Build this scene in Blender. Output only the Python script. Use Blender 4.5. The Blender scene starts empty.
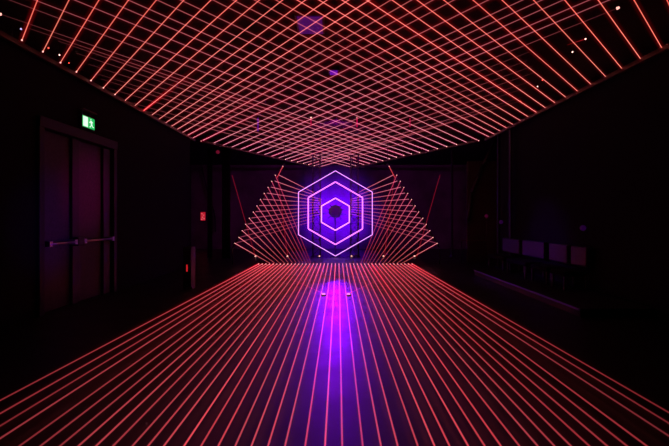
import bpy, bmesh, math, random
from mathutils import Vector, Matrix, Quaternion
random.seed(7)
sc = bpy.context.scene
C = sc.collection

# ------------------------------------------------------------------ camera, world, exposure
EYE = 1.45                      # camera height (m)
F = 430.0                       # focal length in pixels of the 669x446 frame
VX, VY = 336.0, 218.5           # vanishing point of the hall's long axis
cam = bpy.data.cameras.new('camera')
cam.sensor_width = 36.0
cam.lens = 36.0 * F / 669.0
cam.shift_x = (334.5 - VX) / 669.0
cam.shift_y = -(223.0 - VY) / 669.0
cam.clip_start = 0.05
camo = bpy.data.objects.new('camera', cam)
camo.location = (0, 0, EYE)
camo.rotation_euler = (math.pi / 2, 0, 0)
C.objects.link(camo)
sc.camera = camo
w = bpy.data.worlds.new('night')
sc.world = w
w.use_nodes = True
w.node_tree.nodes['Background'].inputs[0].default_value = (0.0, 0.0, 0.0, 1)
w.node_tree.nodes['Background'].inputs[1].default_value = 0.0
sc.view_settings.view_transform = 'Standard'
sc.view_settings.look = 'None'
sc.view_settings.gamma = 1.0
sc.view_settings.use_curve_mapping = False
sc.view_settings.exposure = 0.0
sc.cycles.transparent_max_bounces = 48
sc.cycles.max_bounces = 6
sc.cycles.use_denoising = True
sc.cycles.sample_clamp_indirect = 3.0

# depth landmarks
LX, RX = -4.4, 4.7              # side walls
NETZ = EYE + 2.4                # level of the overhead net
FLY = 13.23                     # far end of the floor beams
BEAMZ = 0.05
HEXY = 16.0
BACKY = 20.6
CEIL = 4.02

def lamp(name, kind, loc, target, color, power, size=0.2, blend=0.6, angle=60):
    l = bpy.data.lights.new(name, kind)
    l.color = color
    l.energy = power
    if kind == 'SPOT':
        l.spot_size = math.radians(angle)
        l.spot_blend = blend
        l.shadow_soft_size = size
    elif kind == 'AREA':
        l.size = size
    else:
        l.shadow_soft_size = size
    o = bpy.data.objects.new(name, l)
    o.location = loc
    if target is not None:
        o.rotation_euler = (Vector(target) - Vector(loc)).to_track_quat('-Z', 'Y').to_euler()
    C.objects.link(o)
    return o
# blue wall lamp behind the hexagons, then added spots without fixtures
lamp('blue_wall_lamp', 'SPOT', (0, BACKY - 1.9, EYE + 0.26), (0, BACKY, EYE + .26), (0.15, 0.0, 1.0), 1700, 0.12, 1.0, 108)
lamp('violet_streak_fill', 'SPOT', (0, HEXY - 0.12, 1.78), (0.0, 3.4, 0.0), (0.22, 0.0, 1.0), 950, 0.10, 1.0, 19)  # added spot that makes the violet streak on the floor
lamp('blue_hexagon_fill', 'SPOT', (0, 14.7, 0.12), (0, HEXY + .2, 1.75), (0.08, 0.0, 1.0), 90, 0.05, 1.0, 60)  # added up-light, tints truss and housing blue as hazy air would
lamp('violet_wash_fill', 'SPOT', (0, 11.0, 3.85), (0, BACKY, 1.9), (0.8, 0.0, 0.9), 300, 0.1, 1.0, 100)  # added wash that gives the back wall its dark purple
lamp('magenta_door_fill', 'SPOT', (3.6, 11.5, 3.3), (-4.4, 7.75, 1.95), (1.0, 0.0, 0.42), 680, 0.1, 1.0, 11)  # added spot for the magenta on the door, no fixture
lamp('blue_door_fill', 'SPOT', (3.0, 3.5, 1.2), (-4.4, 6.5, 1.35), (0.12, 0.0, 1.0), 520, 0.1, 1.0, 14)  # added spot for the blue on the near jamb, no fixture
lamp('violet_bench_fill', 'SPOT', (-3.4, 12.0, 3.4), (4.6, 9.6, 0.9), (0.30, 0.0, 1.0), 900, 0.1, 1.0, 16)  # added spot that lifts the violet on the seat backs
lamp('red_back_fill', 'SPOT', (-1.5, 9.0, 3.6), (-5.2, 17.3, 1.3), (1.0, 0.0, 0.12), 60, 0.1, 1.0, 30)  # added red fill towards the rear corner, no fixture
lamp('red_pillar_fill', 'SPOT', (1.0, 8.0, 3.5), (5.0, 15.0, 1.9), (1.0, 0.0, 0.12), 40, 0.1, 1.0, 32)  # added red fill on the posts, no fixture

# ------------------------------------------------------------------ helpers
def P(px, py, d):
    """point seen at pixel px, py at depth d"""
    return Vector(((px - VX) / F * d, d, EYE + (VY - py) / F * d))
def PZ(px, py, z):
    """point seen at pixel px, py on the level z"""
    d = (z - EYE) * F / (VY - py)
    return Vector(((px - VX) / F * d, d, z))

def tag(o, label=None, cat=None, group=None, kind=None):
    if label: o['label'] = label
    if cat: o['category'] = cat
    if group: o['group'] = group
    if kind: o['kind'] = kind
    return o
def mat(name, color, rough=0.7, metal=0.0, noise=None, spec=0.5, bump=0.0):
    m = bpy.data.materials.new(name)
    m.use_nodes = True
    nt = m.node_tree
    b = nt.nodes['Principled BSDF']
    b.inputs['Base Color'].default_value = (*color, 1)
    b.inputs['Roughness'].default_value = rough
    b.inputs['Metallic'].default_value = metal
    b.inputs['Specular IOR Level'].default_value = spec
    if noise:
        scale, amt = noise
        tc = nt.nodes.new('ShaderNodeTexCoord')
        n = nt.nodes.new('ShaderNodeTexNoise')
        n.inputs['Scale'].default_value = scale
        n.inputs['Detail'].default_value = 6
        nt.links.new(tc.outputs['Object'], n.inputs['Vector'])
        r = nt.nodes.new('ShaderNodeMapRange')
        r.inputs['From Min'].default_value = 0.3
        r.inputs['From Max'].default_value = 0.7
        r.inputs['To Min'].default_value = 1 - amt
        r.inputs['To Max'].default_value = 1 + amt
        nt.links.new(n.outputs['Fac'], r.inputs['Value'])
        mx = nt.nodes.new('ShaderNodeVectorMath')
        mx.operation = 'SCALE'
        mx.inputs[0].default_value = color
        nt.links.new(r.outputs[0], mx.inputs['Scale'])
        nt.links.new(mx.outputs[0], b.inputs['Base Color'])
        if bump:
            bp = nt.nodes.new('ShaderNodeBump')
            bp.inputs['Strength'].default_value = bump
            bp.inputs['Distance'].default_value = 0.02
            nt.links.new(n.outputs['Fac'], bp.inputs['Height'])
            nt.links.new(bp.outputs[0], b.inputs['Normal'])
    return m
def emit(name, color, strength, sampling=True):
    m = bpy.data.materials.new(name)
    m.use_nodes = True
    nt = m.node_tree
    b = nt.nodes['Principled BSDF']
    b.inputs['Base Color'].default_value = (0.02, 0.02, 0.02, 1)
    b.inputs['Emission Color'].default_value = (*color, 1)
    b.inputs['Emission Strength'].default_value = strength
    if not sampling:
        m.cycles.emission_sampling = 'NONE'
    return m

def box(bm, x0, x1, y0, y1, z0, z1, mi=0):
    vs = [bm.verts.new((x, y, z)) for x in (x0, x1) for y in (y0, y1) for z in (z0, z1)]
    for q in ((0, 1, 3, 2), (4, 6, 7, 5), (0, 4, 5, 1), (2, 3, 7, 6), (0, 2, 6, 4), (1, 5, 7, 3)):
        f = bm.faces.new([vs[i] for i in q])
        f.material_index = mi
def frame_of(d):
    d = d.normalized()
    u = Vector((0, 0, 1)) if abs(d.z) < 0.9 else Vector((1, 0, 0))
    a = d.cross(u).normalized()
    return a, d.cross(a).normalized()
def rod(bm, p, q, r0, r1=None, n=10, caps=True, mi=0, smooth=True):
    p, q = Vector(p), Vector(q)
    r1 = r0 if r1 is None else r1
    a, b = frame_of(q - p)
    rings = []
    for c, r in ((p, r0), (q, r1)):
        rings.append([bm.verts.new(c + (a * math.cos(2 * math.pi * i / n) + b * math.sin(2 * math.pi * i / n)) * r) for i in range(n)])
    for i in range(n):
        f = bm.faces.new((rings[0][i], rings[0][(i + 1) % n], rings[1][(i + 1) % n], rings[1][i]))
        f.smooth = smooth
        f.material_index = mi
    if caps:
        for g in rings:
            f = bm.faces.new(g)
            f.material_index = mi
def obj(name, bm, m, parent=None, loc=None, bevel=0):
    bmesh.ops.recalc_face_normals(bm, faces=bm.faces)
    me = bpy.data.meshes.new(name)
    bm.to_mesh(me)
    bm.free()
    for x in (m if isinstance(m, (list, tuple)) else [m]):
        me.materials.append(x)
    o = bpy.data.objects.new(name, me)
    C.objects.link(o)
    if loc is not None: o.location = loc
    if parent is not None: o.parent = parent
    if bevel:
        b = o.modifiers.new('bevel', 'BEVEL')
        b.width = bevel
        b.segments = 2
        b.limit_method = 'ANGLE'
    return o
def empty(name, loc, label, cat, group=None):
    o = bpy.data.objects.new(name, None)
    o.empty_display_size = 0.1
    o.location = loc
    C.objects.link(o)
    return tag(o, label, cat, group)
def boxes(name, bl, m, parent=None, bevel=0, loc=None):
    bm = bmesh.new()
    for b in bl: box(bm, *b)
    return obj(name, bm, m, parent, loc, bevel)
def rods(name, rl, m, parent=None, n=8, loc=None):
    bm = bmesh.new()
    for r in rl: rod(bm, r[0], r[1], r[2], n=n)
    return obj(name, bm, m, parent, loc)

ONES = 'zeroth first second third fourth fifth sixth seventh eighth ninth tenth eleventh twelfth thirteenth fourteenth fifteenth sixteenth seventeenth eighteenth nineteenth'.split()
TENS = {2: 'twent', 3: 'thirt', 4: 'fort'}
def nth(i):
    if i < 20: return ONES[i]
    t, u = divmod(i, 10)
    return TENS[t] + ('ieth' if u == 0 else 'y-' + ONES[u])

# ------------------------------------------------------------------ materials
M = {}
M['floor'] = mat('floor_concrete', (0.0022, 0.0016, 0.0026), 0.33, noise=(1.6, 0.45), spec=0.75)
nt = M['floor'].node_tree
b = nt.nodes['Principled BSDF']
nz = nt.nodes.new('ShaderNodeTexNoise'); nz.inputs['Scale'].default_value = 2.3; nz.inputs['Detail'].default_value = 8
tc = nt.nodes.new('ShaderNodeTexCoord'); nt.links.new(tc.outputs['Object'], nz.inputs['Vector'])
mr = nt.nodes.new('ShaderNodeMapRange'); mr.inputs['To Min'].default_value = 0.30; mr.inputs['To Max'].default_value = 0.52
nt.links.new(nz.outputs['Fac'], mr.inputs['Value']); nt.links.new(mr.outputs[0], b.inputs['Roughness'])
bp = nt.nodes.new('ShaderNodeBump'); bp.inputs['Strength'].default_value = 0.25; bp.inputs['Distance'].default_value = 0.01
nt.links.new(nz.outputs['Fac'], bp.inputs['Height']); nt.links.new(bp.outputs[0], b.inputs['Normal'])
M['wall'] = mat('black_wall', (0.0015, 0.0015, 0.002), 0.9, noise=(3, 0.4), spec=0.2)
M['back'] = mat('back_wall_paint', (0.10, 0.08, 0.10), 0.75, noise=(1.2, 0.35), spec=0.2)
M['ceil'] = mat('ceiling_paint', (0.016, 0.014, 0.018), 0.85, noise=(0.9, 0.5), spec=0.1)
M['leaf'] = mat('door_leaf_paint', (0.05, 0.045, 0.05), 0.6, noise=(30, 0.3), spec=0.3)
M['frame'] = mat('door_frame_metal', (0.009, 0.008, 0.010), 0.6, metal=0.2)
M['steel'] = mat('brushed_steel', (0.5, 0.5, 0.52), 0.3, metal=1.0)
M['black'] = mat('black_metal', (0.015, 0.015, 0.017), 0.5, metal=0.3)
M['rail'] = mat('rail_metal', (0.07, 0.03, 0.03), 0.5, metal=0.2)
M['truss'] = mat('truss_metal', (0.07, 0.07, 0.09), 0.5, metal=0.3)
M['lampbody'] = mat('lamp_body_paint', (0.09, 0.09, 0.14), 0.6)
M['edge'] = mat('platform_edge_metal', (0.12, 0.12, 0.45), 0.35, metal=0.9)
M['pad'] = mat('padded_vinyl', (0.010, 0.009, 0.022), 0.5, noise=(12, 0.3))
M['curtain'] = mat('dark_drape', (0.005, 0.004, 0.005), 0.9, noise=(5, 0.4), spec=0.1)
M['tip'] = emit('beam_end_glow', (1.0, 0.45, 0.38), 1.6, False)
M['dot_white'] = emit('pinpoint_white', (1.0, 0.62, 0.5), 2.2, False)
M['dot_red'] = emit('pinpoint_red', (1.0, 0.08, 0.05), 2.2, False)
M['dot_blue'] = emit('pinpoint_violet', (0.6, 0.5, 1.0), 1.2, False)
M['hex_outer'] = emit('outer_tube_light', (0.80, 0.30, 1.0), 1.7)
M['hex_mid'] = emit('middle_tube_light', (0.80, 0.16, 1.0), 2.2)
M['hex_inner'] = emit('inner_tube_light', (0.95, 0.28, 1.0), 2.0)

def beam_mat(haze_glow=False):
    """Light beam or the glowing sleeve around it: adds its light to what lies behind; soft round profile across, run along its length."""
    m = bpy.data.materials.new('beam_haze_glow' if haze_glow else 'beam_light')
    m.use_nodes = True
    nt = m.node_tree
    nt.nodes.clear()
    N, L = nt.nodes.new, nt.links.new
    out = N('ShaderNodeOutputMaterial')
    add = N('ShaderNodeAddShader'); L(add.outputs[0], out.inputs[0])
    tr = N('ShaderNodeBsdfTransparent'); L(tr.outputs[0], add.inputs[0])
    em = N('ShaderNodeEmission'); L(em.outputs[0], add.inputs[1])
    geo = N('ShaderNodeNewGeometry')
    vt = N('ShaderNodeVectorTransform'); vt.vector_type = 'VECTOR'; vt.convert_from = 'OBJECT'; vt.convert_to = 'WORLD'
    vt.inputs[0].default_value = (0, 0, 1)
    nrm = N('ShaderNodeVectorMath'); nrm.operation = 'NORMALIZE'; L(vt.outputs[0], nrm.inputs[0])
    def math_(op, a, b=None, c=None):
        n = N('ShaderNodeMath'); n.operation = op
        for i, v in enumerate((a, b, c)):
            if v is None: continue
            if isinstance(v, (int, float)): n.inputs[i].default_value = v
            else: L(v, n.inputs[i])
        return n.outputs[0]
    def dot(a, b):
        n = N('ShaderNodeVectorMath'); n.operation = 'DOT_PRODUCT'; L(a, n.inputs[0]); L(b, n.inputs[1]); return n.outputs['Value']
    ia = dot(geo.outputs['Incoming'], nrm.outputs[0])
    s = math_('SQRT', math_('MAXIMUM', math_('SUBTRACT', 1.0, math_('MULTIPLY', ia, ia)), 0.0001))
    f = math_('MINIMUM', math_('DIVIDE', math_('ABSOLUTE', dot(geo.outputs['Incoming'], geo.outputs['Normal'])), s), 1.0)
    def attr_(n):
        a = N('ShaderNodeAttribute'); a.attribute_type = 'OBJECT'; a.attribute_name = n; return a.outputs['Fac']
    tcn = N('ShaderNodeTexCoord'); sp = N('ShaderNodeSeparateXYZ'); L(tcn.outputs['Object'], sp.inputs[0])
    t = math_('DIVIDE', sp.outputs[2], attr_('beam_length'))
    t = math_('MINIMUM', math_('MAXIMUM', t, 0.0), 1.0)
    soft = math_('MULTIPLY', math_('MULTIPLY', math_('POWER', f, 2.5), attr_('beam_haze_glow')), math_('POWER', math_('SUBTRACT', 1.0, t), attr_('haze_glow_fall'))) if haze_glow else math_('POWER', f, 3.0)
    core = math_('POWER', f, 60.0 if haze_glow else 3.5)
    def attr(n):
        a = N('ShaderNodeAttribute'); a.attribute_type = 'OBJECT'; a.attribute_name = n; return a.outputs['Fac']
    t = math_('POWER', t, attr('beam_fall'))
    st = math_('MULTIPLY_ADD', t, math_('SUBTRACT', attr('beam_end'), attr('beam_start')), attr('beam_start'))
    comb = N('ShaderNodeCombineColor')
    L(math_('MULTIPLY', soft, 1.0), comb.inputs[0])
    wh = math_('MULTIPLY', 0.0 if haze_glow else attr('beam_white'), math_('SUBTRACT', 1.0, math_('MULTIPLY', t, 0.5)))
    g = math_('MULTIPLY_ADD', core, wh, math_('MULTIPLY', soft, 0.0))
    L(g, comb.inputs[1])
    bl = math_('MULTIPLY_ADD', core, math_('MULTIPLY', wh, attr('beam_cool')), math_('MULTIPLY', soft, math_('MULTIPLY', attr('beam_pink'), math_('SUBTRACT', 1.0, math_('MULTIPLY', t, 0.85)))))
    L(bl, comb.inputs[2])
    L(comb.outputs[0], em.inputs[0])
    L(math_('MULTIPLY', st, 0.5), em.inputs[1])
    return m
M['beam'] = beam_mat()
M['haze_glow'] = beam_mat(True)  # glow of hazy air around a beam, painted as emission

def light_beam(p, q, label, group, s0, s1, white=0.22, pink=0.03, r=0.007, fall=1.0, tip=True, tip2=False, tipr=0.011, name='light_beam', haze_glow=.04, cool=.85, hr=.045, hf=.3):
    p, q = Vector(p), Vector(q)
    L = (q - p).length
    bm = bmesh.new()
    rod(bm, (0, 0, 0), (0, 0, L), r, n=12, caps=False)
    rod(bm, (0, 0, 0), (0, 0, L), min(hr, .03) if hr > .05 else hr, hr, n=20, caps=False, mi=1)  # wider emissive sleeve standing in for lit hazy air
    o = obj(name, bm, [M['beam'], M['haze_glow']])
    o['beam_haze_glow'] = float(haze_glow) * (9.0 if hr > .05 else 1.0)
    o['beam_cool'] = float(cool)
    o['haze_glow_fall'] = float(hf)
    o.location = p
    o.rotation_mode = 'QUATERNION'
    o.rotation_quaternion = (q - p).to_track_quat('Z', 'Y')
    o['beam_length'] = L
    o['beam_start'] = float(s0)
    o['beam_end'] = float(s1)
    o['beam_fall'] = float(fall)
    o['beam_white'] = float(white)
    o['beam_pink'] = float(pink)
    tag(o, label, 'light beam', group, 'thing')
    for on, z in ((tip, 0.0), (tip2, L)):
        if on:
            bm = bmesh.new()
            rod(bm, (0, 0, z - 0.012), (0, 0, z + 0.012), tipr, tipr * 0.8, n=10)
            obj('end_light', bm, M['tip'], o)
    return o

# ------------------------------------------------------------------ room shell
YB, YF = -1.6, BACKY
def struct(name, bl, m, bevel=0):
    return tag(boxes(name, bl, m, None, bevel), kind='structure')
struct('floor', [(-7.2, 7.2, YB - .2, YF + .2, -0.2, 0.0)], M['floor'])
struct('ceiling', [(-7.2, 7.2, YB - .2, YF + .2, CEIL, CEIL + 0.2)], M['ceil'])
DY0, DY1, DTOP = 6.36, 8.50, 2.93          # double door opening in the side wall
struct('wall_left', [(LX - .25, LX, YB, DY0, 0, CEIL), (LX - .25, LX, DY1, 12.95, 0, CEIL), (LX - .25, LX, DY0, DY1, DTOP, CEIL)], M['wall'])
struct('wall_right', [(RX, RX + .25, YB, 12.3, 0, CEIL)], M['wall'])
struct('wall_front', [(-7.2, 7.2, YB - .2, YB, 0, CEIL)], M['wall'])
struct('wall_back', [(-7.2, 7.2, BACKY, BACKY + .2, 0, CEIL)], M['back'])
struct('wall_alcove_left', [(-7.2, -6.95, 12.95, YF, 0, CEIL), (-7.2, LX - .25, 12.75, 12.95, 0, CEIL)], M['wall'])
struct('wall_alcove_right', [(6.95, 7.2, 12.3, YF, 0, CEIL), (RX + .25, 7.2, 12.1, 12.3, 0, CEIL)], M['wall'])

# double door in the side wall
def dy(px): return LX * F / (px - VX)
d1 = tag(bpy.data.objects.new('door_1', None), kind='structure')
d1.location = (LX, (DY0 + DY1) / 2, 0)
C.objects.link(d1)
def dpart(name, bl, m, bevel=0, parent=None):
    o = boxes(name, [(a, b_, c - d1.location.y, d_ - d1.location.y, e, f) for a, b_, c, d_, e, f in [(x0 - LX, x1 - LX, *r) for x0, x1, *r in bl]], m, parent or d1, bevel)
    return o
dpart('door_frame', [(LX - .12, LX + .05, DY0 - .05, DY0 + .07, 0, DTOP), (LX - .12, LX + .05, DY1 - .07, DY1 + .05, 0, DTOP), (LX - .12, LX + .06, DY0 - .05, DY1 + .05, DTOP - .12, DTOP + .04)], M['frame'], .008)
MID = 7.28
l1 = dpart('door_leaf', [(LX - .11, LX - .05, DY0 + .08, MID - .03, 0.01, DTOP - .13)], M['leaf'], .004)
l2 = dpart('door_leaf', [(LX - .11, LX - .05, MID + .03, DY1 - .08, 0.01, DTOP - .13)], M['leaf'], .004)
dpart('centre_post', [(LX - .09, LX + .0, MID - .10, MID + .10, 0.01, DTOP - .13)], M['black'], .01)
dpart('edge_strip', [(LX - .06, LX + .0, DY1 - .36, DY1 - .12, 0.01, DTOP - .14)], M['black'], .01)
for a, b_ in ((DY0 + .14, MID - .12), (MID + .12, DY1 - .16)):
    bm = bmesh.new()
    cy = d1.location.y
    rod(bm, (.075, a - cy, 1.06), (.075, b_ - cy, 1.06), .019, n=12)
    box(bm, -.05, .09, a - cy - .02, a - cy + .05, 1.02, 1.10)
    box(bm, -.05, .09, b_ - cy - .05, b_ - cy + .02, 1.02, 1.10)
    obj('push_bar', bm, M['steel'], d1)
dpart('lock_case', [(LX, LX + .1, MID - .1, MID + .09, .99, 1.14)], M['black'], .015)

# rails carrying the overhead net
NL = [(22, 40), (43, 51.5), (60.5, 62.5), (76.5, 71.7), (91, 80.5), (103.5, 87.7), (115, 94.5), (125, 100.5), (134.5, 106), (143.2, 111), (151, 115.7),
      (158.3, 119.6), (164.8, 123.4), (170.9, 126.7), (176.5, 129.8), (181.8, 132.9), (186.7, 135.8), (191.3, 138.8), (201.5, 141.1), (212, 143.8), (221.8, 145.7),
      (230.9, 147.5), (240, 149.5), (248.5, 151.5), (256.5, 153.2), (264, 154.8), (271, 156.5), (278.5, 158), (285.5, 159.3), (291.6, 160.7), (297.5, 162),
      (303.5, 163.3), (308.7, 164.5), (314.2, 165.7), (319.5, 166.8)]
NLQ = [37.5, 69, 99, 128.5, 156.4, 183.9, 211, 236.7, 259.5, 282.6, 305.5, 327, 348.5, 369.5, 390.8, 411.5, 433, 454]
NLS = [.492, .463, .455, .444, .428, .42]          # image slopes of beams 18..23
NLE = {24: (618, 8), 25: (529, 52), 26: (527, 60.6), 27: (533, 66), 28: (534, 72.7), 29: (530, 81.5), 30: (526, 88), 31: (523, 97), 32: (520, 101), 33: (490, 110), 34: (452, 129)}
NR = [(683, 36), (662.7, 49.5), (641.8, 60.5), (623, 69.9), (606.8, 77.8), (591.8, 85.1), (578.6, 92), (566.8, 98), (555.8, 103.4), (546.4, 108.5), (537.1, 112.8),
      (528.9, 117.2), (521.2, 121), (513.6, 124.8), (507, 128.1), (500.8, 131.3), (495, 134.5), (490, 137.3), (478.5, 140.6), (467.2, 142.6), (456.6, 144.5),
      (446.6, 146.6), (437.3, 148.7), (428.3, 150.7), (419.5, 152.5), (411.4, 153.9), (403.8, 155.4), (396.4, 157.2), (389.4, 158.7), (382.7, 160.7),
      (376.2, 162), (370, 163.6), (364.5, 164.8), (358.7, 166.5), (351.5, 167.2)]
NRQ = [667, 634, 598.2, 564.7, 533.5, 502, 473, 443.7, 417, 392, 366.6, 342, 319, 297, 276, 254.5, 233, 213]
NRS = [.472, .46, .44, .43, .41, .383]             # beams 18..23
NRE = {24: (-28, -14), 25: (0, 14), 26: (28, 28), 27: (58, 41), 28: (76, 53), 29: (88, 64), 30: (98, 74), 31: (101, 79), 32: (108, 88), 33: (118, 99), 34: (130, 107)}

def net(ends, qs, slopes, far, side):
    out = []
    for k, (x, y) in enumerate(ends):
        a = PZ(x, y, NETZ)
        if k in far:
            q = PZ(*far[k], NETZ)
        else:
            if k < len(qs): x2 = qs[k]
            else: x2 = x + (y / slopes[k - 18]) * side
            q0 = PZ(x2, 0.0, NETZ)
            dr = q0 - a
            # run on overhead, out of the frame
            tt = (2.6 - a.y) / dr.y
            lim = (4.4 - a.x) / dr.x if side > 0 else (-4.2 - a.x) / dr.x
            q = a + dr * min(tt, lim)
        out.append((a, q))
    return out
A = net(NL, NLQ, NLS, NLE, 1)
B = net(NR, NRQ, NRS, NRE, -1)
XL = min(a.x for a, q in A); XR = max(a.x for a, q in B)
cornerL, cornerR = Vector((-4.22, 13.05, NETZ)), Vector((4.44, 13.0, NETZ))
def rail(name, p, q, label, out, wdt=.05, hgt=.07):
    """square tube from p to q just outside the beam ends, hung on short rods"""
    root = empty(name, (p + q) / 2, label, 'rail')
    a, b_ = frame_of(q - p)
    bm = bmesh.new()
    off = Vector(out)
    c = (p + q) / 2
    vs = []
    for e in (p, q):
        for du, dv in ((-1, -1), (1, -1), (1, 1), (-1, 1)):
            side = (q - p).normalized().cross(Vector((0, 0, 1))).normalized()
            vs.append(bm.verts.new(e + off - c + side * du * wdt / 2 + Vector((0, 0, dv * hgt / 2))))
    for i in range(4):
        bm.faces.new((vs[i], vs[(i + 1) % 4], vs[4 + (i + 1) % 4], vs[4 + i]))
    bm.faces.new(vs[:4]); bm.faces.new(vs[4:])
    obj('tube', bm, M['rail'], root, bevel=.004)
    n = max(2, int((q - p).length / 2.2))
    for i in range(n + 1):
        e = p + (q - p) * (0.03 + 0.94 * i / n) + off - c
        bm = bmesh.new()
        rod(bm, e + Vector((0, 0, hgt / 2)), e + Vector((0, 0, CEIL - NETZ - off.z)), .008, n=8)
        obj('hanger_rod', bm, M['black'], root)
    return root
rail('mounting_rail', Vector((-4.25, 5.5, NETZ)), cornerL, 'long red-lit rail holding beam ends above the double door', (-.07, 0, -.02))
rail('mounting_rail', Vector((4.55, 4.5, NETZ)), cornerR, 'long dark red rail holding beam ends along the bench side of the net', (.07, 0, -.02))
rail('mounting_rail', cornerL + Vector((.15, .1, 0)), Vector((-.72, 20.15, NETZ)), 'slanting rear rail of the net on the double door side', (-.05, .07, -.02))
rail('mounting_rail', cornerR + Vector((-.15, .1, 0)), Vector((.72, 20.15, NETZ)), 'slanting rear rail of the net on the padded bench side', (.05, .07, -.02))

# ------------------------------------------------------------------ overhead net of beams
GA, GB = 'overhead beams fanning out from the double door side', 'overhead beams fanning out from the padded bench side'
def hue(y):   # redder close by, paler and pinker towards the rear wall
    return min(1.0, max(0.0, (y - 5.0) / 10.0))
for k, (a, q) in enumerate(A):
    h = hue(a.y)
    far_s = .22 if k < 24 else .26
    s = 1.25 + .75 * h + random.uniform(-.15, .15)
    e = (s * .55 if k < 14 else max(.04, .5 - .055 * (k - 8)))
    light_beam(a, q, 'overhead red beam from the rail above the double door, %s counted towards the rear wall' % nth(k + 1), GA,
               s, e, white=.22 + .20 * h + random.uniform(-.03, .03), pink=.02 + .26 * max(0, h - .6), haze_glow=(.03 + .035 * h) * random.choice((.6, .8, 1, 1, 1.3, 2.2)), cool=.55 + .5 * h, fall=.85, hr=(.15 if k == 9 else .045), hf=(7.0 if k == 9 else .3), tip2=(k == 24), tipr=.010 + .006 * h)
for k, (a, q) in enumerate(B):
    h = hue(a.y)
    s = 1.25 + .75 * h + random.uniform(-.15, .15)
    e = (s * .55 if k < 14 else max(.04, .5 - .050 * (k - 8)))
    light_beam(a, q, 'overhead red beam from the rail on the bench side, %s counted towards the rear wall' % nth(k + 1), GB,
               s, e, white=.22 + .20 * h + random.uniform(-.03, .03), pink=.02 + .26 * max(0, h - .6), haze_glow=(.03 + .035 * h) * random.choice((.6, .8, 1, 1, 1.3, 2.2)), cool=.55 + .5 * h, fall=.85, tip2=(k == 25), tipr=.010 + .006 * h)
# ------------------------------------------------------------------ beams along the floor
bot = [None, None, None, None, 19.4, 40.4, 60, 78.4, 96, 113, 132.4, 148, 163.8, 184, 201, 218.2, 235.2, 251.4, 268, 285, 305.2, 325, 342.2, 362.8, 381, 397.8,
       417.9, 434.6, 449.6, 468.3, 484.8, 501, 519.5, 537.8, 554.5, 571, 589.4, 607.3, 627, 646.8, None, None, None]
edge = {0: (0, 400.5), 1: (0, 413.6), 2: (0, 426), 3: (0, 438.5), 40: (669, 436), 41: (667, 422), 42: (669, 412.6)}
for i in range(43):
    fx = 258.6 + 3.655 * i
    a = PZ(fx, 264.0, BEAMZ)
    q = PZ(bot[i], 446, BEAMZ) if bot[i] is not None else PZ(*edge[i], BEAMZ)
    dr = q - a
    q = a + dr * ((1.9 - a.y) / dr.y)
    c = abs(i - 21.5) / 21.5
    s = 2.3 - .3 * c + random.uniform(-.15, .15)
    e = (.55 if c < .35 else .55 - .78 * (c - .35)) + random.uniform(-.08, .10)
    if i in (13, 21, 27, 29): e += .2
    wh = .26 + random.uniform(-.05, .05)
    light_beam(a, q, 'red beam low over the floor, %s counted from the double door side' % nth(i + 1), 'beams running along the floor',
               s, max(.1, e), white=wh * .72, pink=.03 + .05 * (1 - c), fall=.42, r=.0085, cool=1.2, hf=1.8, haze_glow=.15 * random.choice((.6, .8, 1, 1, 1.4, 2)), tipr=.013)

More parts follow.
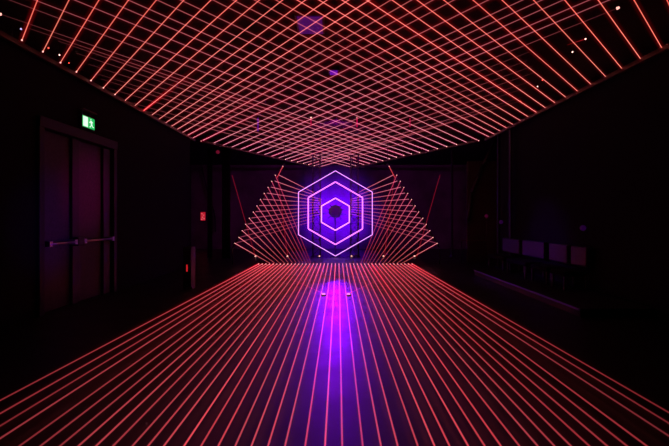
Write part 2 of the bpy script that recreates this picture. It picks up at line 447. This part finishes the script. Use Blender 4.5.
# ------------------------------------------------------------------ side wings of crossing beams
WY = 13.5
EL = [(282.9, 166.3)] + [(275.3, 175.2), (271.7, 181.3), (268.1, 187.4), (264.3, 193.4), (260.5, 199.5), (256.9, 205.9), (253.3, 212), (249.3, 218.3), (245.7, 224.4), (242.1, 230.6), (239, 237.4), (234.9, 243.3)]
for side, who in ((1, 'double door'), (-1, 'padded bench')):
    mx = (lambda x: x) if side > 0 else (lambda x: 2 * VX - x)
    gd, gh = 'wing beams slanting to the floor on the %s side' % who, 'wing beams running in to the hexagon on the %s side' % who
    light_beam(P(mx(282.9), 166.3, WY), P(mx(277.2), 177.5, WY), 'short red beam topping the wing of crossing beams on the %s side' % who, None, 1.2, 1.0, white=.1, pink=.06, r=.010)
    for j in range(12):
        x, y = EL[j + 1]
        bx = 311.0 - 2.2 * j - .14 * j * j
        f = j / 11.0
        light_beam(P(mx(x), y, WY), P(mx(bx), 263.2, WY), 'wing beam slanting down to the floor on the %s side, %s from the top' % (who, nth(j + 1)), gd,
                   .85 + .75 * f, .45 + .25 * f, white=.10 + .2 * f, pink=.10 + .05 * (1 - f), r=.009, tip=True, tipr=.011)
        hx, hy = mx(x + 3.4 - .2 * j), y - .3
        ty = 191.4 + 2.75 * j
        tx = 311.5
        hx0 = x + 3.4 - .2 * j
        ext = (322.0 if 1 < j < 10 else 314.0)
        kx = (ext - hx0) / (tx - hx0)
        ty = hy + (ty - hy) * kx
        tx = ext
        light_beam(P(hx, hy, WY + .05), P(mx(tx), ty, HEXY + .2), 'wing beam running in towards the hexagon on the %s side, %s from the top' % (who, nth(j + 1)), gh,
                   1.15 - .75 * f, 1.1 - .6 * f, white=.30 - .12 * f, pink=.16, r=.009, tip=False)
    # slanting carrier pole of the wing
    ro = empty('wing_pole', P(mx(235), 243, WY + .06), 'slanting dark pole carrying the wing of beams on the %s side' % who, 'pole')
    org = ro.location.copy()
    top, low = P(mx(284.5), 163.5, WY + .07), P(mx(232.5), 247.5, WY + .07)
    rods('pole', [(top - org, low - org, .02)], M['black'], ro)
    rods('foot', [(low - org, Vector((low.x, low.y, 0)) - org, .02)], M['black'], ro)
    rods('hanger_rod', [(top - org, Vector((top.x, top.y, CEIL)) - org, .008)], M['black'], ro)
    # thin outer beams coming down to the floor lights
    for n_, (p0, p1) in enumerate((((232, 175), (255.5, 257)), ((277.5, 176), (287.7, 256.5)))):
        light_beam(P(mx(p0[0]), p0[1], 16.0), P(mx(p1[0]), p1[1], 16.0), 'thin dim red beam coming down %s the wing on the %s side' % ('outside' if n_ == 0 else 'through', who),
                   None, .34, .5, white=.03, pink=.05, r=.008, haze_glow=.02, tip=False)

# row of small lights on the floor before the back wall
for n_, x in enumerate((255.5, 287.5, 319.5, 351.5, 383.5, 414.5)):
    p = P(x, 257.2, 16.15); p.z = 0
    ro = empty('floor_light', p, 'small pinkish floor light before the back wall, %s counted from the double door side' % nth(n_ + 1), 'light', 'small lights on the floor before the back wall')
    bm = bmesh.new(); rod(bm, (0, 0, 0), (0, 0, .022), .07, .06, n=16); obj('base', bm, M['black'], ro)
    bm = bmesh.new(); rod(bm, (0, 0, .02), (0, 0, .06), .034, .022, n=14); obj('bulb', bm, M['tip'], ro)

# ------------------------------------------------------------------ hexagon of light tubes
def hexagon(name, R, r, m, label, cy):
    ctr = P(335.4, cy, HEXY)
    root = empty(name, ctr, label, 'light')
    pts = [Vector((R * math.sin(math.radians(60 * i)), 0, R * math.cos(math.radians(60 * i)))) for i in range(6)]
    for i in range(6):
        bm = bmesh.new()
        a, b_ = pts[i], pts[(i + 1) % 6]
        rod(bm, a, b_, r, n=12)
        obj('light_tube', bm, m, root)
    # slim dark channel holding the tubes
    bm = bmesh.new()
    for i in range(6):
        rod(bm, pts[i] + Vector((0, r + .012, 0)), pts[(i + 1) % 6] + Vector((0, r + .012, 0)), .012, n=6)
    obj('backing_frame', bm, M['black'], root)
    for sx in (-1, 1):
        bm = bmesh.new()
        w_ = R * math.sin(math.radians(60))
        rod(bm, (sx * w_, r + .02, 0), (sx * (.62 if w_ > .62 else w_ + .05), .12, 0), .01, n=6)
        obj('bracket', bm, M['black'], root)
    return root
hexagon('hexagon_light', 1.585, .013, M['hex_outer'], 'largest pink hexagon of light tubes, around the other two', 213.4)
hexagon('hexagon_light', 1.165, .022, M['hex_mid'], 'middle-sized violet hexagon of light tubes between the other two', 213.2)
hexagon('hexagon_light', .60, .019, M['hex_inner'], 'smallest pink hexagon of light tubes around the dark lamp', 214.2)

def truss(px, label):
    x = (px - VX) / F * (HEXY + .3)
    root = empty('truss_column', (x, HEXY + .3, 0), label, 'truss')
    h = .14
    cs = [(-h, -h), (h, -h), (h, h), (-h, h)]
    H = CEIL
    for cx, cy in cs:
        bm = bmesh.new(); rod(bm, (cx, cy, 0.02), (cx, cy, H), .022, n=10); obj('chord', bm, M['truss'], root)
    bm = bmesh.new()
    n = 13
    for i in range(n):
        z0, z1 = .05 + (H - .1) * i / n, .05 + (H - .1) * (i + 1) / n
        for s in range(4):
            a, b_ = cs[s], cs[(s + 1) % 4]
            if i % 2: a, b_ = b_, a
            rod(bm, (*a, z0), (*b_, z1), .011, n=6)
            rod(bm, (*a, z0), (*b_, z0), .009, n=6)
    obj('lattice', bm, M['truss'], root)
    bm = bmesh.new(); box(bm, -.22, .22, -.22, .22, 0, .02); obj('base_plate', bm, M['black'], root)
truss(316.5, 'dark lattice truss behind the hexagon on the double door side')
truss(354.5, 'dark lattice truss behind the hexagon on the padded bench side')

# dark lamp in the middle with its spokes
cc = P(335.2, 211.5, HEXY + .15)
lampo = empty('centre_lamp', cc, 'dark round lamp with thin spokes in the middle of the smallest hexagon', 'lamp')
bm = bmesh.new()
prof = [(.02, -.16), (.13, -.15), (.19, -.08), (.205, .0), (.18, .07), (.10, .10), (.02, .10)]
n = 10
rings = []
for r_, y_ in prof:
    rings.append([bm.verts.new((r_ * math.cos(2 * math.pi * i / n + .3), y_, r_ * math.sin(2 * math.pi * i / n + .3))) for i in range(n)])
for a, b_ in zip(rings, rings[1:]):
    for i in range(n): bm.faces.new((a[i], a[(i + 1) % n], b_[(i + 1) % n], b_[i]))
bm.faces.new(rings[0]); bm.faces.new(rings[-1])
obj('housing', bm, M['lampbody'], lampo).scale = (1.25, 1, 1.2)
for i in range(10):
    t = math.radians(36 * i + 14)
    e = Vector((.52 * math.cos(t), .03, .52 * math.sin(t) * .75))
    bm = bmesh.new(); rod(bm, (0.14 * math.cos(t), 0, .14 * math.sin(t)), e, .024, .008, n=6); obj('spoke', bm, M['lampbody'], lampo)
bm = bmesh.new(); rod(bm, (0, .05, -.18), (0, .05, -cc.z), .018, n=8); obj('stand', bm, M['black'], lampo)
bm = bmesh.new(); box(bm, -.18, .18, -.1, .2, -cc.z, -cc.z + .02); obj('foot', bm, M['black'], lampo)

# ------------------------------------------------------------------ exit sign above the door
M['green'] = emit('sign_green', (0.0, 0.50, 0.10), 1.0, False)
M['white'] = emit('sign_white', (0.75, 1.0, 0.80), 1.1, False)
sy0, sy1 = 7.36, 7.72
sz0, sz1 = 3.035, 3.225
sg = empty('exit_sign', (LX, (sy0 + sy1) / 2, sz0), 'small lit green and white running man exit sign above the double door', 'sign')
def spart(name, bl, m, bevel=0):
    cy = (sy0 + sy1) / 2
    return boxes(name, [(x0, x1, y0 - cy, y1 - cy, z0 - sz0, z1 - sz0) for x0, x1, y0, y1, z0, z1 in bl], m, sg, bevel)
spart('housing', [(0, .06, sy0 - .015, sy1 + .015, sz0 - .015, sz1 + .02)], M['black'], .005)
spart('face', [(.055, .066, sy0, sy1, sz0, sz1)], M['green'])
spart('doorway', [(.064, .069, sy0 + .01, sy0 + .15, sz0 + .01, sz1 - .01)], M['white'])
bm = bmesh.new()
cy = (sy0 + sy1) / 2
X = .070
def pl(pts, th=.003):
    a = [bm.verts.new((X, y - cy, z - sz0)) for y, z in pts]
    b2 = [bm.verts.new((X + th, y - cy, z - sz0)) for y, z in pts]
    bm.faces.new(a); bm.faces.new(b2)
    for i in range(len(a)): bm.faces.new((a[i], a[(i + 1) % len(a)], b2[(i + 1) % len(a)], b2[i]))
my = sy0 + .235
pl([(my + .012 * math.cos(t * math.pi / 5) , sz0 + .158 + .015 * math.sin(t * math.pi / 5)) for t in range(10)])
pl([(my - .02, sz0 + .13), (my + .025, sz0 + .14), (my + .04, sz0 + .075), (my + .005, sz0 + .07)])
pl([(my - .02, sz0 + .13), (my - .05, sz0 + .10), (my - .042, sz0 + .09), (my - .008, sz0 + .112)])
pl([(my + .025, sz0 + .14), (my + .062, sz0 + .115), (my + .055, sz0 + .104), (my + .025, sz0 + .122)])
pl([(my + .005, sz0 + .075), (my + .03, sz0 + .075), (my - .01, sz0 + .02), (my - .045, sz0 + .02), (my - .045, sz0 + .032), (my - .015, sz0 + .035)])
pl([(my + .02, sz0 + .075), (my + .04, sz0 + .075), (my + .06, sz0 + .045), (my + .095, sz0 + .04), (my + .095, sz0 + .03), (my + .05, sz0 + .032)])
obj('running_man', bm, M['white'], sg)
spart('hood', [(0, .09, sy0 - .02, sy1 + .04, sz1 + .10, sz1 + .115)], M['rail'])
for a in (sy0 + .05, sy1 - .08): spart('hood_bracket', [(0, .02, a, a + .03, sz1 + .02, sz1 + .10)], M['black'])

# ------------------------------------------------------------------ door side, towards the rear
rk = empty('equipment_rack', (-3.07, 9.0, 0), 'narrow black equipment rack with a red light beside the floor beams', 'rack')
boxes('case', [(-.085, .085, -.14, .14, .03, .86)], M['black'], rk, .01)
boxes('slot', [(-.07, .07, -.155, -.135, .10 + .09 * i, .14 + .09 * i) for i in range(8)], M['frame'], rk, .003)
boxes('indicator_light', [(-.008, .018, -.165, -.15, .36, .50)], emit('rack_red', (1, .02, .03), .55, False), rk)
for sx in (-1, 1):
    boxes('foot', [(sx * .07 - .02, sx * .07 + .02, -.1, .1, 0, .03)], M['black'], rk)

rb = P(203.3, 216.3, BACKY - .06)
M['redbox'] = mat('wall_box_paint', (.8, .3, .3), .6, noise=(14, .8))
bxo = empty('wall_box', (rb.x, BACKY, rb.z), 'small red glowing box with pale marks on the back wall', 'box')
boxes('case', [(-.13, .13, -.10, 0, -.22, .22)], M['black'], bxo, .01)
boxes('lit_panel', [(-.115, .115, -.112, -.10, -.20, .20)], emit('box_red', (.55, .01, .03), .8, False), bxo)
for a, z in ((-.05, .12), (.03, .05), (-.02, -.04), (.05, -.11), (-.06, -.14)):
    boxes('mark', [(a - .03, a + .03, -.118, -.111, z - .018, z + .018)], emit('box_mark', (1, .25, .25), .8, False), bxo)

def cable(name, pts, r, label, m, cat='cable'):
    bm = bmesh.new()
    for a, b_ in zip(pts, pts[1:]): rod(bm, a, b_, r, n=8)
    return tag(obj(name, bm, m), label, cat)
pts = [P(x, y, BACKY - .35) for x, y in ((199, 150), (202, 168), (206, 186), (210, 200), (213.5, 210), (215, 218), (215.5, 232))]
pts.insert(0, Vector((pts[0].x, pts[0].y, CEIL)))
cable('hanging_cable', pts, .035, 'thick dark cable sagging down in front of the red wall box', M['black'])
for x0, x1, yy, name, label in ((207.5, 212, 15.6, 'hanging_drape', 'narrow dark drape hanging beside the red wall box'), (222, 230, 15.4, 'hanging_drape', 'dark drape hanging behind the wing on the double door side')):
    a, b_ = P(x0, 0, yy).x, P(x1, 0, yy).x
    bm = bmesh.new()
    N_ = 14
    prev = None
    for i in range(N_ + 1):
        x = a + (b_ - a) * i / N_
        y = yy + .04 * math.sin(i * 1.5)
        cur = [bm.verts.new((x, y + o_, z)) for o_ in (0, .02) for z in (.02, CEIL - .02)]
        if prev:
            for q in ((0, 1), (2, 3), (0, 2), (1, 3)):
                f = bm.faces.new((prev[q[0]], prev[q[1]], cur[q[1]], cur[q[0]])); f.smooth = True
        prev = cur
    tag(obj(name, bm, M['curtain']), label, 'drape')

# round pink glow spot lamp high on the corner
sp = P(218.5, 151.5, 15.2)
so = empty('ceiling_spotlight', (sp.x, sp.y, CEIL), 'small dim red spotlight hanging at the rear over the red wall box', 'spotlight')
rods('stem', [((0, 0, 0), (0, 0, sp.z - CEIL), .015)], M['black'], so)
bm = bmesh.new(); rod(bm, (0, .08, sp.z - CEIL), (0, -.08, sp.z - CEIL - .03), .06, .08, n=14); obj('housing', bm, M['rail'], so)
bm = bmesh.new(); rod(bm, (0, -.08, sp.z - CEIL - .03), (0, -.09, sp.z - CEIL - .032), .065, n=14); obj('lens', bm, emit('lens_red', (.35, .01, .05), .35, False), so)

# ------------------------------------------------------------------ bench side
def post(px, d, w_, label, y0=0.0, m='frame'):
    x = (px - VX) / F * d
    o = boxes('steel_post', [(-w_ / 2, w_ / 2, -.06, .06, 0.02, CEIL)], M[m], None, .006, loc=(x, d, 0))
    tag(o, label, 'post')
    boxes('foot_plate', [(-w_ / 2 - .05, w_ / 2 + .05, -.12, .12, 0, .02)], M['black'], o)
post(452, 16.2, .07, 'thin steel post beside the wing on the padded bench side')
post(498.5, 12.9, .06, 'thin red-lit steel post where the bench wall ends')
post(510.5, 11.30, .05, 'thin dim steel post standing against the bench wall')
boxes_ = boxes('standing_panel', [(-.5, .5, -.03, .03, 0.0, 3.35)], mat('panel_paint', (.03, .02, .024), .7, noise=(2, .4)), None, .01, loc=((482 - VX) / F * 14.2, 14.2, 0))
tag(boxes_, 'dark maroon upright panel between the steel posts', 'panel')
br = [P(497, 138, 14.0), P(483, 165, 14.0), P(472, 192, 14.0), P(468, 222, 14.0)]
cable('diagonal_brace', br, .06, 'black diagonal brace crossing the maroon upright panel', M['black'], 'brace')
pw = boxes('low_rail', [(-.42, .42, -.02, .02, -.03, .0)], M['rail'], None, .004, loc=((474 - VX) / F * 13.7, 13.7, EYE - 21.5 / F * 13.7))
pw.rotation_euler = (0, 0, 0)
tag(pw, 'short reddish horizontal rail at the foot of the maroon panel', 'rail')
for sx in (-.40, .40): rods('leg', [((sx, 0, -.02), (sx, 0, -pw.location.z), .015)], M['black'], pw)

# low step with metal nosing
st = empty('low_platform', (4.1, 9.2, 0), 'low black platform with a thin bluish metal edge beside the floor beams', 'platform')
boxes('deck', [(-.52, .58, -2.9, 1.9, 0, .13)], M['black'], st, .006)
boxes('metal_edge', [(-.545, -.515, -2.9, 1.9, .10, .13)], M['edge'], st, .004)

# row of padded seats against the wall
seats = [(505, 523), (525, 548), (552, 572), (574, 592)]
for i, (xa, xb) in enumerate(seats):
    ya, yb = RX * .985 * F / (xb - VX), RX * .985 * F / (xa - VX)
    ro = empty('padded_seat', (4.38, (ya + yb) / 2, .13), 'violet-lit padded seat against the side wall, %s counted from the rear' % nth(i + 1), 'seat', 'padded seats along the side wall')
    hw = (yb - ya) / 2 - .03
    boxes('backrest', [(.16, .28, -hw, hw, .42, .80)], M['pad'], ro, .03)
    boxes('seat', [(-.24, .16, -hw, hw, .26, .36)], M['curtain'], ro, .03)
    for sx in (-.20, .2):
        for sy_ in (-1, 1):
            boxes('leg', [(sx - .02, sx + .02, sy_ * (hw - .05) - .02, sy_ * (hw - .05) + .02, 0, .28)], M['black'], ro)
# three knobs; the violet and pink light they catch is painted as emission
for n_, (x, y, lab) in enumerate(((486.5, 216, 'small round wall knob painted with a pinkish glow next to the steel posts'), (501, 222, 'small round wall knob painted with a violet glow above the rear padded seat'), (583, 228, 'small round wall knob painted with a dim violet glow above the front padded seat'))):
    d = (RX - .05) * F / (x - VX) if x > 497 else 13.6
    p = P(x, y, d)
    bm = bmesh.new()
    bmesh.ops.create_uvsphere(bm, u_segments=16, v_segments=10, radius=.055)
    if x > 497:
        o = obj('wall_knob', bm, emit('knob_glow_violet_%d' % n_, (.10, .0, .22), .12 if n_ == 1 else .10, False)); o.location = p
        bm = bmesh.new(); rod(bm, (0, 0, 0), (RX - p.x + .01, 0, 0), .02, n=8); obj('arm', bm, M['black'], o)
    else:
        o = obj('wall_knob', bm, emit('knob_glow_pink', (.25, .0, .10), .14, False)); o.location = p
        bm = bmesh.new(); rod(bm, (0, 0, 0), (0, 0, -p.z), .014, n=8); obj('stand', bm, M['black'], o)
    tag(o, lab, 'lamp')

# ------------------------------------------------------------------ ceiling fittings above the net
def ceil_box(px0, px1, py0, py1, label, em, name='ceiling_panel'):
    a, b_ = PZ(px0, py1, CEIL - .07), PZ(px1, py1, CEIL - .07)
    f = PZ(px0, py0, CEIL - .07)
    c = Vector(((a.x + b_.x) / 2, (a.y + f.y) / 2, CEIL))
    ro = empty(name, c, label, 'light')
    hx, hy = (b_.x - a.x) / 2, abs(a.y - f.y) / 2
    boxes('housing', [(-hx - .03, hx + .03, -hy - .03, hy + .03, -.06, 0)], M['black'], ro, .01)
    boxes('glow_face', [(-hx, hx, -hy, hy, -.07, -.055)], em, ro)  # violet light on the panel put into its emission
ceil_box(300, 323, 17, 34, 'faint violet ceiling panel over the net, in the middle of the hall', emit('violet_panel', (.07, .0, .20), .40, False))
ceil_box(330, 337.5, 71, 75, 'tiny ceiling patch painted with a violet glow above the middle of the net', emit('violet_panel_small', (.14, .0, .6), .6, False), 'ceiling_patch')
for n_, (x, y0, y1, col, lab) in enumerate(((258, 117, 131, (.12, .0, .35), 'dim violet tube light hanging behind the net, on the double door side'),
                              (311, 117, 126, (.5, .0, .06), 'short red tube light hanging behind the net, beside the hall axis towards the double door'),
                              (357, 116, 127, (.7, .0, .08), 'brighter short red tube light hanging behind the net, just past the hall axis'),
                              (410, 117, 127, (.4, .0, .05), 'dim red tube light hanging behind the net, on the padded bench side'))):
    d = 10.9
    p, q = P(x, y0, d), P(x, y1, d)
    ro = empty('hanging_tube_light', (p.x, d, CEIL), lab, 'light')
    rods('tube', [((0, 0, p.z - CEIL), (0, 0, q.z - CEIL), .014)], emit('tube_%d' % n_, col, .8, False), ro)
    if p.z < CEIL: rods('stem', [((0, 0, 0), (0, 0, p.z - CEIL), .008)], M['black'], ro)
    bm = bmesh.new(); rod(bm, (0, 0, p.z - CEIL + .01), (0, 0, p.z - CEIL - .03), .024, n=10); obj('cap', bm, M['tip'] if n_ in (1, 2) else M['black'], ro)

for x, y, m, lab in ((21, 29, 'dot_blue', 'tiny bluish white pinpoint light above the double door, at the first beam end'),
                     (48.5, 48, 'dot_red', 'tiny glowing red pinpoint light beside the second beam end above the double door'),
                     (59.5, 55, 'dot_white', 'tiny white pinpoint light beside the third beam end above the double door'),
                     (69, 63, 'dot_red', 'tiny faint red pinpoint light between the third and fourth beam ends above the double door'),
                     (572.5, 52, 'dot_white', 'tiny pink pinpoint light at the bench side, lower of two beside thin beams'),
                     (585.5, 39, 'dot_white', 'tiny white pinpoint light at a short beam on the bench side of the net'),
                     (542.5, 80, 'dot_red', 'tiny red pinpoint light where many thin beams end on the bench side'),
                     (537.5, 86.5, 'dot_white', 'tiny pale pinpoint light just below the red one on the bench side'),
                     (520.5, 101.5, 'dot_red', 'glowing red pinpoint light lowest on the bench side of the net')):
    p = PZ(x, y, NETZ)
    ro = empty('pinpoint_light', (p.x, p.y, CEIL), lab, 'light')
    rods('stem', [((0, 0, 0), (0, 0, NETZ - CEIL), .005)], M['black'], ro, n=6)
    bm = bmesh.new()
    bmesh.ops.create_uvsphere(bm, u_segments=12, v_segments=8, radius=.011 if lab.find('faint') < 0 else .008)
    obj('bulb', bm, M[m], ro).location = (0, 0, NETZ - CEIL)
light_beam(PZ(585.5, 39, NETZ), PZ(567, 45, NETZ), 'very short dim red beam at a white pinpoint on the bench side', None, .3, .12, white=.04, tip=False)

# two pink points of light on the floor, built as glowing discs, with flanking beams
for sgn, who in ((-1, 'double door'), (1, 'padded bench')):
    p = PZ(VX + sgn * 12.5, 294, .02)
    p.z = 0
    ro = empty('floor_glow_point', p, 'small pink point of light on the floor, painted as glow, inside the violet streak, on the %s side' % who, 'light')
    bm = bmesh.new(); rod(bm, (0, 0, 0), (0, 0, .012), .055, n=14); obj('base', bm, M['black'], ro)
    bm = bmesh.new(); rod(bm, (0, 0, .012), (0, 0, .032), .038, .03, n=14); obj('bulb', bm, emit('glow_pink_%d' % sgn, (1, .25, .8), 1.4, False), ro)  # glowing disc in place of light on the floor
    q = PZ(VX + sgn * 45, 279, .12)
    light_beam(p + Vector((0, 0, .03)), q, 'short faint red beam rising from the pink floor glow on the %s side' % who, None, .5, .1, white=.02, pink=.1, r=.008, haze_glow=.02, tip=False)
